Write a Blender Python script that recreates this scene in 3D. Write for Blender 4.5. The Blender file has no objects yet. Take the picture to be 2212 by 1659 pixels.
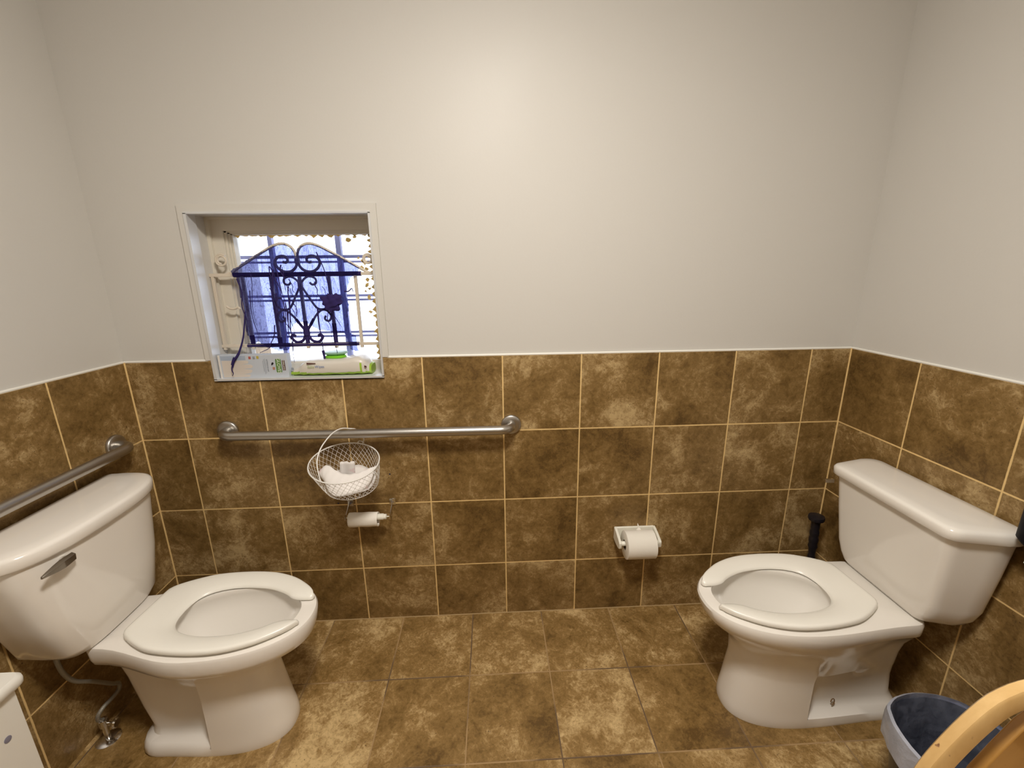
import bpy, bmesh, math, random
from mathutils import Vector, Matrix
from math import sin, cos, pi, radians, atan2, sqrt
random.seed(7)
S = bpy.context.scene
COL = S.collection

# ------------------------------------------------------------------ camera, world, light, exposure
cam_d = bpy.data.cameras.new('camera'); cam = bpy.data.objects.new('camera', cam_d); COL.objects.link(cam)
S.camera = cam
cam_d.sensor_fit = 'HORIZONTAL'; cam_d.sensor_width = 36.0
cam_d.lens = 928.8687 / 2212 * 36.0
cam_d.clip_start = 0.02
YAW, PITCH, ROLL = 0.04436872, -0.25511634, -0.01190849
f_ = Vector((sin(YAW)*cos(PITCH), cos(YAW)*cos(PITCH), sin(PITCH)))
r_ = Vector((cos(YAW), -sin(YAW), 0)); u_ = r_.cross(f_)
r2 = cos(ROLL)*r_ + sin(ROLL)*u_; u2 = -sin(ROLL)*r_ + cos(ROLL)*u_
cam.matrix_world = Matrix(((r2.x, u2.x, -f_.x, 1.18402), (r2.y, u2.y, -f_.y, -1.61367), (r2.z, u2.z, -f_.z, 1.48257), (0, 0, 0, 1)))

W = bpy.data.worlds.new('overcast_sky'); S.world = W; W.use_nodes = True
W.node_tree.nodes['Background'].inputs[0].default_value = (0.86, 0.92, 1.0, 1)
W.node_tree.nodes['Background'].inputs[1].default_value = 4.0
S.view_settings.view_transform = 'Standard'; S.view_settings.look = 'None'
S.view_settings.gamma = 1.0; S.view_settings.use_curve_mapping = False
S.view_settings.exposure = 0.0
LAMP_POS = (1.22, -1.32, 2.58); LAMP_STRENGTH = 137.0; LAMP_COLOR = (1.0, 0.94, 0.86)

# ------------------------------------------------------------------ dimensions
T = 0.305
XL, XR, ZT, ZF = -0.1698, 2.6003, 1.1759, 0.0
YB, ZC = -2.9, 2.58
WX0, WX1, WZ0, WZ1 = 0.150, 0.766, 1.105, 1.688     # window opening

# ------------------------------------------------------------------ object helpers
def tag(o, label=None, cat=None, group=None, kind=None):
    if label: o['label'] = label
    if cat: o['category'] = cat
    if group: o['group'] = group
    if kind: o['kind'] = kind
    return o
def empty(name, loc, label, cat, group=None):
    o = bpy.data.objects.new(name, None); COL.objects.link(o); o.location = loc
    o.empty_display_size = .05
    return tag(o, label, cat, group)
def obj(name, bm, mats, parent=None, smooth=True, bevel=0, subd=0, angle=40, recalc=True):
    if recalc: bmesh.ops.recalc_face_normals(bm, faces=bm.faces)
    me = bpy.data.meshes.new(name); bm.to_mesh(me); bm.free()
    if not isinstance(mats, (list, tuple)): mats = [mats]
    for m in mats: me.materials.append(m)
    o = bpy.data.objects.new(name, me); COL.objects.link(o)
    if parent:
        o.parent = parent; o.matrix_parent_inverse = Matrix.Translation(parent.matrix_basis.translation).inverted() if parent.parent is None else Matrix()
    if smooth:
        for p in me.polygons: p.use_smooth = True
        me.set_sharp_from_angle(angle=radians(angle))
    if bevel:
        b = o.modifiers.new('bevel', 'BEVEL'); b.width = bevel; b.segments = 3; b.limit_method = 'ANGLE'; b.angle_limit = radians(35); b.harden_normals = False
    if subd:
        s = o.modifiers.new('subsurf', 'SUBSURF'); s.levels = subd; s.render_levels = subd
    return o
def struct(name, bm, mats, **k):
    return tag(obj(name, bm, mats, **k), kind='structure')
def box(bm, x0, x1, y0, y1, z0, z1, mi=0):
    v = [bm.verts.new(p) for p in ((x0,y0,z0),(x1,y0,z0),(x1,y1,z0),(x0,y1,z0),(x0,y0,z1),(x1,y0,z1),(x1,y1,z1),(x0,y1,z1))]
    for q in ((0,1,2,3),(4,5,6,7),(0,1,5,4),(1,2,6,5),(2,3,7,6),(3,0,4,7)):
        fc = bm.faces.new([v[i] for i in q]); fc.material_index = mi
def newbox(*a):
    bm = bmesh.new(); box(bm, *a); return bm
def loft(bm, rings, cap0=True, cap1=True, closed=True, mi=0):
    vs = [[bm.verts.new(p) for p in r] for r in rings]
    n = len(vs[0])
    for a, b in zip(vs[:-1], vs[1:]):
        for i in range(n if closed else n-1):
            j = (i+1) % n
            fc = bm.faces.new((a[i], a[j], b[j], b[i])); fc.material_index = mi
    if cap0: bm.faces.new(vs[0]).material_index = mi
    if cap1: bm.faces.new(vs[-1]).material_index = mi
    return vs
def crom(pts, n, closed=False):
    P = [Vector(p) for p in pts]; out = []
    m = len(P)
    segs = m if closed else m-1
    for i in range(segs):
        p1, p2 = P[i], P[(i+1) % m]
        p0 = P[(i-1) % m] if (closed or i > 0) else p1*2-p2
        p3 = P[(i+2) % m] if (closed or i+2 < m) else p2*2-p1
        for k in range(n):
            t = k/n
            out.append(0.5*((2*p1)+(-p0+p2)*t+(2*p0-5*p1+4*p2-p3)*t*t+(-p0+3*p1-3*p2+p3)*t**3))
    if not closed: out.append(P[-1])
    return out
def resample(pts, n):
    L = [0]
    for a, b in zip(pts[:-1], pts[1:]): L.append(L[-1]+(b-a).length)
    out = []; j = 0
    for i in range(n):
        s = L[-1]*i/(n-1)
        while j < len(L)-2 and L[j+1] < s: j += 1
        t = (s-L[j])/max(1e-9, L[j+1]-L[j]); out.append(pts[j].lerp(pts[j+1], min(1, max(0, t))))
    return out
def tube(bm, pts, r, n=10, closed=False, cap=True, radii=None, flat=None):
    P = [Vector(p) for p in pts]; m = len(P); rings = []
    up = Vector((0, 0, 1)); t0 = (P[1]-P[0]).normalized()
    if abs(t0.dot(up)) > .9: up = Vector((0, 1, 0))
    nrm = (up - t0*up.dot(t0)).normalized()
    for i in range(m):
        a = P[(i-1) % m] if (closed or i > 0) else P[i]
        b = P[(i+1) % m] if (closed or i < m-1) else P[i]
        t = (b-a).normalized()
        nrm = (nrm - t*nrm.dot(t)).normalized(); bn = t.cross(nrm)
        rr = radii[i] if radii else r
        rings.append([P[i]+(nrm*cos(2*pi*k/n)+bn*sin(2*pi*k/n))*rr for k in range(n)])
    vs = loft(bm, rings, cap0=cap and not closed, cap1=cap and not closed)
    if closed:
        a, b = vs[-1], vs[0]
        # best twist alignment
        best = min(range(n), key=lambda s: sum((a[k].co-b[(k+s) % n].co).length for k in range(n)))
        for k in range(n): bm.faces.new((a[k], a[(k+1) % n], b[(k+1+best) % n], b[(k+best) % n]))
def lathe(bm, prof, c, axis=Vector((0, 0, 1)), n=32, cap=True):
    axis = Vector(axis).normalized(); c = Vector(c)
    a = axis.orthogonal().normalized(); b = axis.cross(a)
    rings = [[c+axis*h+(a*cos(2*pi*k/n)+b*sin(2*pi*k/n))*max(r, 1e-4) for k in range(n)] for r, h in prof]
    loft(bm, rings, cap, cap)
def prism(bm, poly, y0, y1, mi=0):
    """poly in (x,z), extruded along y"""
    a = [bm.verts.new((x, y0, z)) for x, z in poly]; b = [bm.verts.new((x, y1, z)) for x, z in poly]
    bm.faces.new(a).material_index = mi; bm.faces.new(b[::-1]).material_index = mi
    n = len(a)
    for i in range(n): bm.faces.new((a[i], b[i], b[(i+1) % n], a[(i+1) % n])).material_index = mi

# ------------------------------------------------------------------ materials
def mat(name, col, rough=.5, metal=0, spec=.5, coat=0, **k):
    m = bpy.data.materials.new(name); m.use_nodes = True
    b = m.node_tree.nodes['Principled BSDF']
    b.inputs['Base Color'].default_value = (*col, 1); b.inputs['Roughness'].default_value = rough
    b.inputs['Metallic'].default_value = metal; b.inputs['Specular IOR Level'].default_value = spec
    b.inputs['Coat Weight'].default_value = coat; b.inputs['Coat Roughness'].default_value = .08
    for kk, v in k.items(): b.inputs[kk.replace('_', ' ')].default_value = v
    return m
class NT:
    def __init__(s, m): s.m = m; s.t = m.node_tree; s.b = s.t.nodes.get('Principled BSDF')
    def n(s, typ, **k):
        x = s.t.nodes.new(typ)
        for a, v in k.items(): setattr(x, a, v)
        return x
    def l(s, a, b): s.t.links.new(a, b)
    def val(s, i, v):
        if hasattr(v, 'is_output') or isinstance(v, bpy.types.NodeSocket): s.l(v, i)
        else: i.default_value = v
    def math(s, op, a, b=None, c=None, clamp=False):
        x = s.n('ShaderNodeMath', operation=op, use_clamp=clamp); s.val(x.inputs[0], a)
        if b is not None: s.val(x.inputs[1], b)
        if c is not None: s.val(x.inputs[2], c)
        return x.outputs[0]
    def mix(s, fac, a, b, blend='MIX'):
        x = s.n('ShaderNodeMix', data_type='RGBA', blend_type=blend); s.val(x.inputs['Factor'], fac)
        for i, v in ((6, a), (7, b)):
            if isinstance(v, tuple): x.inputs[i].default_value = (*v, 1) if len(v) == 3 else v
            else: s.l(v, x.inputs[i])
        return x.outputs[2]
    def noise(s, vec, scale, detail=4, rough=.5, dist=0):
        x = s.n('ShaderNodeTexNoise'); s.l(vec, x.inputs['Vector']); x.inputs['Scale'].default_value = scale
        x.inputs['Detail'].default_value = detail; x.inputs['Roughness'].default_value = rough; x.inputs['Distortion'].default_value = dist
        return x.outputs[0]
    def ramp(s, fac, stops):
        x = s.n('ShaderNodeValToRGB'); s.l(fac, x.inputs[0]); e = x.color_ramp.elements
        while len(e) < len(stops): e.new(.5)
        for el, (p, c) in zip(e, stops): el.position = p; el.color = (*c, 1) if len(c) == 3 else c
        return x.outputs[0]
    def bump(s, h, strength=.3, dist=.01):
        x = s.n('ShaderNodeBump'); s.l(h, x.inputs['Height']); x.inputs['Strength'].default_value = strength; x.inputs['Distance'].default_value = dist
        s.l(x.outputs[0], s.b.inputs['Normal']); return x
def pos(q):
    g = q.n('ShaderNodeNewGeometry'); return g.outputs['Position']

def tile_mat(name, ua, va, u0, v0, grout, seed, gw=.0043, bright=1.2, uflip=1, groutvar=None):
    m = mat(name, (.3, .2, .1), .42); q = NT(m); p = pos(q)
    sp = q.n('ShaderNodeSeparateXYZ'); q.l(p, sp.inputs[0])
    u = q.math('DIVIDE', q.math('SUBTRACT', sp.outputs[ua], u0), T); v = q.math('DIVIDE', q.math('SUBTRACT', sp.outputs[va], v0), T)
    fu, fv = q.math('FLOOR', u), q.math('FLOOR', v)
    def edge(w, fw):
        fr = q.math('SUBTRACT', w, fw); return q.math('MINIMUM', fr, q.math('SUBTRACT', 1.0, fr))
    dmin = q.math('MULTIPLY', q.math('MINIMUM', edge(u, fu), edge(v, fv)), T)
    wob = q.math('MULTIPLY', q.math('SUBTRACT', q.noise(p, 60, 2), .5), .0016)
    dm = q.math('ADD', dmin, wob)
    g = q.n('ShaderNodeMapRange'); g.interpolation_type = 'SMOOTHSTEP'; q.l(dm, g.inputs[0])
    g.inputs[1].default_value = gw*.42; g.inputs[2].default_value = gw*.78
    face = g.outputs[0]      # 0 grout, 1 tile
    cb = q.n('ShaderNodeCombineXYZ'); q.l(fu, cb.inputs[0]); q.l(fv, cb.inputs[1]); cb.inputs[2].default_value = seed
    wn = q.n('ShaderNodeTexWhiteNoise', noise_dimensions='3D'); q.l(cb.outputs[0], wn.inputs[0])
    sc = q.n('ShaderNodeVectorMath', operation='MULTIPLY_ADD'); q.l(wn.outputs['Color'], sc.inputs[0]); sc.inputs[1].default_value = (9, 9, 9); q.l(p, sc.inputs[2])
    vec = sc.outputs[0]
    big = q.noise(vec, 4.4, 11, .66, .45); mid = q.noise(vec, 17, 9, .72, .9); fine = q.noise(vec, 70, 6, .75, .8)
    t = q.math('ADD', q.math('MULTIPLY', big, .50), q.math('ADD', q.math('MULTIPLY', mid, .29), q.math('MULTIPLY', fine, .27)))
    per = q.math('MULTIPLY', q.math('SUBTRACT', wn.outputs['Value'], .5), .05)
    t = q.math('ADD', t, per)
    D = lambda c: tuple(min(.85, x*bright) for x in c)
    col = q.ramp(t, [(.41, D((.080, .043, .010))), (.475, D((.145, .084, .024))), (.535, D((.200, .121, .040))), (.56, D((.245, .156, .060))), (.64, D((.43, .31, .150)))])
    sp2 = q.noise(vec, 190, 3, .6)
    spk = q.n('ShaderNodeMapRange'); q.l(sp2, spk.inputs[0]); spk.inputs[1].default_value = .28; spk.inputs[2].default_value = .36
    col = q.mix(q.math('SUBTRACT', 1.0, spk.outputs[0]), col, D((.05, .027, .01)))
    gcol = grout
    if groutvar:
        gn = q.n('ShaderNodeMapRange'); q.l(q.noise(p, 2.2, 3), gn.inputs[0]); gn.inputs[1].default_value = .47; gn.inputs[2].default_value = .56
        gcol = q.mix(gn.outputs[0], grout, groutvar)
    else:
        gcol = q.mix(q.noise(p, 9, 3), tuple(c*.8 for c in grout), tuple(min(1, c*1.2) for c in grout))
    q.l(q.mix(face, gcol, col), q.b.inputs['Base Color'])
    r = q.math('ADD', q.math('MULTIPLY', q.math('SUBTRACT', 1.0, face), .4), q.math('ADD', .36, q.math('MULTIPLY', mid, .2)))
    q.l(r, q.b.inputs['Roughness'])
    h = q.math('ADD', q.math('MULTIPLY', face, 1.0), q.math('ADD', q.math('MULTIPLY', mid, .5), q.math('MULTIPLY', fine, .18)))
    q.bump(h, .35, .0022)
    return m
GR = (.78, .55, .24)
M_TB = tile_mat('tile_back', 0, 2, 0.0, ZT, GR, 1)
M_TL = tile_mat('tile_left', 1, 2, -.288*1.0, ZT, GR, 5)
M_TR = tile_mat('tile_right', 1, 2, -.2846, ZT, GR, 9)
M_TF = tile_mat('tile_floor', 0, 1, 1.504*T, -.3054, (.15, .095, .052), 3, gw=.0036, bright=1.5, groutvar=(.40, .26, .12))

M_PAINT = mat('wall_paint', (.625, .605, .565), .42, spec=.42)
q = NT(M_PAINT); p = pos(q)
q.bump(q.noise(p, 130, 3, .6), .10, .002)
rr = q.n('ShaderNodeMapRange'); q.l(q.noise(p, 3, 4), rr.inputs[0]); rr.inputs[3].default_value = .42; rr.inputs[4].default_value = .6; q.l(rr.outputs[0], q.b.inputs['Roughness'])
M_CEIL = mat('ceiling_paint', (.8, .79, .76), .8)
M_TRIM = mat('window_trim_paint', (.63, .61, .565), .42)
M_BEAD = mat('corner_bead_metal', (.72, .73, .74), .38, .35)
M_SASH = mat('sash_paint', (.70, .65, .55), .45)
M_CAULK = mat('caulk', (.82, .80, .74), .5)
def porcelain(name, col):
    m = mat(name, col, .12, spec=.5, coat=.25); q = NT(m)
    q.l(q.mix(q.noise(pos(q), 5, 3), tuple(c*.97 for c in col), col), q.b.inputs['Base Color'])
    return m
M_PORC = porcelain('porcelain_white', (.88, .835, .77))
M_PORC2 = porcelain('porcelain_bright', (.88, .84, .775))
M_SEAT = mat('seat_plastic', (.90, .875, .80), .25, spec=.5)
q = NT(M_SEAT); q.bump(q.noise(pos(q), 600, 2), .05, .0005)
M_CHROME = mat('chrome', (.75, .74, .72), .14, 1.0)
M_STEEL = mat('brushed_steel', (.50, .475, .44), .33, 1.0)
q = NT(M_STEEL); mp = q.n('ShaderNodeMapping'); q.l(pos(q), mp.inputs[0]); mp.inputs['Scale'].default_value = (260, 260, 260)
rn = q.n('ShaderNodeMapRange'); q.l(q.noise(mp.outputs[0], 1, 2), rn.inputs[0]); rn.inputs[3].default_value = .26; rn.inputs[4].default_value = .44; q.l(rn.outputs[0], q.b.inputs['Roughness'])
M_WIRE = mat('white_wire', (.80, .78, .74), .35)
M_PLAST = mat('white_plastic', (.88, .86, .76), .35)
M_TISSUE = mat('tissue_paper', (.86, .82, .74), .9, spec=.1)
q = NT(M_TISSUE); q.bump(q.noise(pos(q), 260, 3), .35, .0012)
M_NAPKIN = mat('napkin_paper', (.84, .80, .77), .85, spec=.15)
q = NT(M_NAPKIN); nz = q.noise(pos(q), 14, 4); q.l(q.ramp(nz, [(.0, (.84, .80, .77)), (.60, (.84, .80, .77)), (.66, (.80, .62, .62)), (.70, (.84, .79, .76))]), q.b.inputs['Base Color'])
M_BLACK = mat('black_plastic', (.012, .011, .016), .3)
M_RUBBER = mat('black_rubber', (.010, .010, .012), .42)
M_HOLE = mat('dark_hole', (.02, .012, .008), .8)
M_PLUG = mat('blue_plug', (.03, .03, .06), .5)
M_HOSE = mat('braided_hose', (.34, .32, .27), .5, .5)
q = NT(M_HOSE); vo = q.n('ShaderNodeTexVoronoi'); vo.inputs['Scale'].default_value = 500; q.l(pos(q), vo.inputs[0]); q.bump(vo.outputs[0], .6, .001)
M_WATER = mat('bowl_water', (.70, .72, .70), .04, spec=.6)
q = NT(M_WATER); q.bump(q.noise(pos(q), 16, 2, .5, .6), .12, .02)
M_WHITEWOOD = mat('white_painted_wood', (.80, .775, .71), .4)
M_CAP = mat('grey_screw_cap', (.22, .21, .27), .5)
def woodm(name, a, b, scale):
    m = mat(name, a, .33, spec=.5, coat=.35); q = NT(m); mp = q.n('ShaderNodeMapping'); q.l(pos(q), mp.inputs[0]); mp.inputs['Scale'].default_value = scale
    c = q.ramp(q.noise(mp.outputs[0], 6, 6, .6, .4), [(.3, a), (.7, b)])
    v = q.noise(pos(q), 38, 3, .5); w = q.ramp(v, [(.0, (0, 0, 0)), (.70, (0, 0, 0)), (.735, (1, 1, 1))])
    q.l(q.mix(w, c, (.22, .10, .05)), q.b.inputs['Base Color']); return m
M_WOOD = woodm('worn_beech', (.60, .37, .14), (.74, .50, .22), (3, 3, 1))
M_WOOD2 = woodm('oak_board', (.40, .20, .045), (.52, .28, .075), (2, 2, 1))
M_GRILLE = mat('cream_painted_iron', (.66, .58, .47), .5)
M_BAR = mat('glare_tinted_iron', (.34, .35, .62), .6)  # blue window glare put into the colour of the bars
M_RESIDUE = mat('peeling_ochre_paint', (.62, .40, .12), .7)
q = NT(M_RESIDUE); q.l(q.ramp(q.noise(pos(q), 60, 4), [(.35, (.62, .50, .28)), (.6, (.55, .33, .07))]), q.b.inputs['Base Color'])
q.b.inputs['Transmission Weight'].default_value = 0
tr = q.n('ShaderNodeBsdfTranslucent'); tr.inputs[0].default_value = (.55, .34, .09, 1); ad = q.n('ShaderNodeMixShader'); ad.inputs[0].default_value = .35
q.l(q.b.outputs[0], ad.inputs[1]); q.l(tr.outputs[0], ad.inputs[2]); q.l(ad.outputs[0], q.t.nodes['Material Output'].inputs[0])
# window glass
M_GLASS = bpy.data.materials.new('window_glass'); M_GLASS.use_nodes = True; q = NT(M_GLASS); q.t.nodes.remove(q.b)
a = q.n('ShaderNodeBsdfTransparent'); a.inputs[0].default_value = (.96, .97, 1, 1); b = q.n('ShaderNodeBsdfGlossy'); b.inputs['Roughness'].default_value = .02
fr = q.n('ShaderNodeFresnel'); fr.inputs[0].default_value = 1.45; mx = q.n('ShaderNodeMixShader'); q.l(fr.outputs[0], mx.inputs[0]); q.l(a.outputs[0], mx.inputs[1]); q.l(b.outputs[0], mx.inputs[2])
q.l(mx.outputs[0], q.t.nodes['Material Output'].inputs[0])
# sheer purple cloth
def sheer(name, lo, hi, dens=0.0):
    m = bpy.data.materials.new(name); m.use_nodes = True; q = NT(m); q.t.nodes.remove(q.b); p = pos(q)
    mp = q.n('ShaderNodeMapping'); q.l(p, mp.inputs[0]); mp.inputs['Scale'].default_value = (1.0, 1.0, .22); mp.inputs['Rotation'].default_value = (0, .12, 0)
    n1 = q.noise(mp.outputs[0], 34, 5, .62, 1.6)
    ridge = q.math('ABSOLUTE', q.math('SUBTRACT', n1, .5))
    n2 = q.noise(p, 42, 4, .6, 2.2); r2_ = q.math('ABSOLUTE', q.math('SUBTRACT', n2, .5))
    rm = q.math('MINIMUM', ridge, q.math('ADD', r2_, .006))
    k = q.n('ShaderNodeMapRange'); q.l(rm, k.inputs[0]); k.inputs[1].default_value = .002; k.inputs[2].default_value = .030
    cloud = q.noise(p, 16, 4, .6)
    tint = q.mix(cloud, lo, hi)
    tint = q.mix(q.math('MULTIPLY', q.math('SUBTRACT', 1.0, k.outputs[0]), .62), tint, (.015, .012, .06))
    a = q.n('ShaderNodeBsdfTransparent'); q.l(tint, a.inputs[0])
    d = q.n('ShaderNodeBsdfDiffuse'); d.inputs[0].default_value = (.055, .04, .16, 1)
    s2 = q.n('ShaderNodeMixShader'); s2.inputs[0].default_value = .22 + dens; q.l(a.outputs[0], s2.inputs[1]); q.l(d.outputs[0], s2.inputs[2])
    q.l(s2.outputs[0], q.t.nodes['Material Output'].inputs[0]); return m
M_SHEER = sheer('sheer_violet_cloth', (.15, .165, .42), (.40, .45, .74))
M_SHEER2 = sheer('bunched_violet_cloth', (.02, .018, .09), (.04, .04, .16), .45)
# bin liner
M_LINER = bpy.data.materials.new('bin_liner_film'); M_LINER.use_nodes = True; q = NT(M_LINER); q.b.inputs['Base Color'].default_value = (.34, .38, .50, 1); q.b.inputs['Roughness'].default_value = .35
nn = q.noise(pos(q), 22, 4, .6, .5); q.bump(nn, .6, .01)
tr = q.n('ShaderNodeBsdfTransparent'); tr.inputs[0].default_value = (.75, .8, .95, 1); mx = q.n('ShaderNodeMixShader'); k = q.n('ShaderNodeMapRange'); q.l(nn, k.inputs[0]); k.inputs[1].default_value = .3; k.inputs[2].default_value = .7; k.inputs[3].default_value = .10; k.inputs[4].default_value = .34
q.l(k.outputs[0], mx.inputs[0]); q.l(tr.outputs[0], mx.inputs[1]); q.l(q.b.outputs[0], mx.inputs[2]); q.l(mx.outputs[0], q.t.nodes['Material Output'].inputs[0])
M_FOLD = M_LINER.copy(); M_FOLD.name = 'bin_liner_folded_film'
for n_ in M_FOLD.node_tree.nodes:
    if n_.type == 'MAP_RANGE': n_.inputs[3].default_value = .70; n_.inputs[4].default_value = .96
    if n_.type == 'BSDF_PRINCIPLED': n_.inputs['Base Color'].default_value = (.50, .53, .62, 1)
    if n_.type == 'TEX_NOISE': n_.inputs['Scale'].default_value = 14
M_EMIT = bpy.data.materials.new('lit_diffuser'); M_EMIT.use_nodes = True; q = NT(M_EMIT); q.t.nodes.remove(q.b)
e = q.n('ShaderNodeEmission'); e.inputs[0].default_value = (*LAMP_COLOR, 1); e.inputs[1].default_value = LAMP_STRENGTH; q.l(e.outputs[0], q.t.nodes['Material Output'].inputs[0])

# ------------------------------------------------------------------ room shell
struct('floor', newbox(XL-.1, XR+.1, YB-.1, .0, -.06, ZF), M_TF, smooth=False)
struct('ceiling', newbox(XL-.1, XR+.1, YB-.1, .10, ZC, ZC+.06), M_CEIL, smooth=False)
bm = bmesh.new()   # back wall with the window hole: tiled below, painted above (tile 0, paint 1)
D = .42
TH = .006          # paint lies 6 mm behind the tile face
box(bm, XL-.1, XR+.1, 0, D, -.06, WZ0, 0)
box(bm, XL-.1, WX0, 0, D, WZ0, ZT, 0); box(bm, WX1, XR+.1, 0, D, WZ0, ZT, 0)
box(bm, XL-.1, WX0, TH, D, ZT, WZ1, 1); box(bm, WX1, XR+.1, TH, D, ZT, WZ1, 1)
box(bm, XL-.1, XR+.1, TH, D, WZ1, ZC+.06, 1)
struct('wall_back', bm, [M_TB, M_PAINT], smooth=False)
bm = bmesh.new(); box(bm, XL-.1, XL, YB-.1, 0, -.06, ZT, 0); box(bm, XL-.1, XL-TH, YB-.1, TH, ZT, ZC+.06, 1)
struct('wall_left', bm, [M_TL, M_PAINT], smooth=False)
bm = bmesh.new(); box(bm, XR, XR+.1, YB-.1, 0, -.06, ZT, 0); box(bm, XR+TH, XR+.1, YB-.1, TH, ZT, ZC+.06, 1)
struct('wall_right', bm, [M_TR, M_PAINT], smooth=False)
bm = bmesh.new(); box(bm, XL-.1, XR+.1, YB-.1, YB, -.06, ZT, 0); box(bm, XL-.1, XR+.1, YB-.1, YB-TH, ZT, ZC+.06, 1)
struct('wall_front', bm, [M_TB, M_PAINT], smooth=False)
# caulk bead along the top of the tile, and grout in the two corners
def bead(name, parts, m=M_CAULK, r=.0045):
    bm = bmesh.new()
    for a, b in parts: tube(bm, [a, b], r, 8)
    struct(name, bm, m)
bead('trim_1', [((XL, .003, ZT+.001), (WX0-.02, .003, ZT+.001)), ((WX1+.02, .003, ZT+.001), (XR, .003, ZT+.001))])
bead('trim_2', [((XL-.003, 0, ZT+.001), (XL-.003, YB, ZT+.001))])
bead('trim_3', [((XR+.003, 0, ZT+.001), (XR+.003, YB, ZT+.001))])
M_GROUT = mat('corner_grout', GR, .8)
bead('trim_4', [((XL, 0, 0), (XL, 0, ZT))], M_GROUT, .0035)
bead('trim_5', [((XR, 0, 0), (XR, 0, ZT))], M_GROUT, .0035)
M_GROUT2 = mat('floor_joint_grout', (.42, .29, .14), .8)
bead('trim_6', [((XL, 0, 0), (XR, 0, 0))], M_GROUT2, .0028)

# ------------------------------------------------------------------ window
win = empty('window_1', ((WX0+WX1)/2, 0, WZ0), None, None); win['kind'] = 'structure'
def P_(name, bm, m, par=win, **k): return obj(name, bm, m, par, **k)
bm = bmesh.new()      # flat painted casing on the wall face
cw = .030
box(bm, WX0-cw+.004, WX0, -.004, .008, ZT+.002, WZ1+cw); box(bm, WX1, WX1+cw-.004, -.004, .008, ZT+.002, WZ1+cw); box(bm, WX0, WX1, -.004, .008, WZ1, WZ1+cw)
P_('casing', bm, M_TRIM, smooth=False)
bm = bmesh.new()      # metal edge strip round the opening
e = .0045
box(bm, WX0-e, WX0+.0055, -.009, .038, WZ0, WZ1); box(bm, WX1-.0025, WX1+e, -.009, .024, WZ0, WZ1)
box(bm, WX0-e, WX1+e, -.009, .024, WZ1-.0025, WZ1+e); box(bm, WX0-e, WX1+e, -.009, .024, WZ0-e, WZ0+.0025)
P_('edge_strip', bm, M_BEAD, smooth=False)
FY = .105; FB = .052       # sash frame plane
bm = bmesh.new()      # sill board
box(bm, WX0, WX1, .0, .40, WZ0-.01, WZ0+.001)
P_('sill', bm, mat('sill_paint', (.80, .80, .80), .35), smooth=False)
bm = bmesh.new()      # stop frame
box(bm, WX0, WX0+FB, FY, FY+.03, WZ0, WZ1); box(bm, WX1-.014, WX1, FY, FY+.03, WZ0, WZ1)
box(bm, WX0+FB, WX1-.014, FY, FY+.03, WZ1-FB+.004, WZ1)
box(bm, WX0, WX0+.012, FY-.012, FY, WZ0, WZ1); box(bm, WX0+.012, WX1, FY-.012, FY, WZ1-.010, WZ1)
P_('frame', bm, M_SASH, smooth=False)
bm = bmesh.new()      # sash mouldings stepping back to the pane
x0, x1, z1 = WX0+FB, WX1-.014, WZ1-FB+.004
for k, (w, y) in enumerate(((.008, FY+.008), (.015, FY+.016), (.021, FY+.022))):
    box(bm, x0, x0+w, y, y+.03, WZ0+.03, z1); box(bm, x1-w, x1, y, y+.03, WZ0+.03, z1); box(bm, x0, x1, y, y+.03, z1-w*.6, z1); box(bm, x0, x1, y, y+.03, WZ0+.001, WZ0+.03+w*.4)
P_('sash', bm, M_SASH, smooth=False)
P_('pane', newbox(x0+.015, x1-.015, FY+.045, FY+.048, WZ0+.02, z1-.01), M_GLASS, smooth=False)
bm = bmesh.new()      # peeling strips of ochre paint at the pane's edges
def ragged(pa, pb, nrm, wmin, wmax, n, y):
    a = Vector(pa); b = Vector(pb); nv = Vector(nrm)
    prev = None
    for i in range(n+1):
        t = i/n; p0 = a.lerp(b, t); w = random.uniform(wmin, wmax)*(.6+.4*sin(i*1.7)); p1 = p0+nv*w
        cur = (bm.verts.new((p0.x, y, p0.z)), bm.verts.new((p1.x, y, p1.z)))
        if prev: bm.faces.new((prev[0], cur[0], cur[1], prev[1]))
        prev = cur
ragged((.729, 0, z1-.01), (.727, 0, 1.47), (-1, 0, 0), .012, .030, 30, FY+.043)
ragged((.727, 0, 1.47), (.722, 0, 1.12), (-1, 0, 0), .006, .022, 44, FY+.043)
ragged((x0+.02, 0, z1-.012), (x1-.02, 0, z1-.012), (0, 0, -1), .003, .014, 60, FY+.043)
for cx, cz, rr in ((.695, 1.525, .012), (.70, 1.50, .008), (.685, 1.53, .007), (.695, 1.44, .010), (.705, 1.425, .007), (.70, 1.39, .010), (.64, 1.61, .012), (.665, 1.62, .008), (.682, 1.505, .009), (.672, 1.54, .006), (.70, 1.46, .008), (.688, 1.415, .006), (.70, 1.335, .009)):
    vs = [bm.verts.new((cx+rr*random.uniform(.4, 1.2)*cos(k*pi/4), FY+.043, cz+rr*random.uniform(.4, 1.3)*sin(k*pi/4))) for k in range(8)]; bm.faces.new(vs)
P_('peeling_paint', bm, M_RESIDUE, smooth=False, recalc=False)
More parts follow.
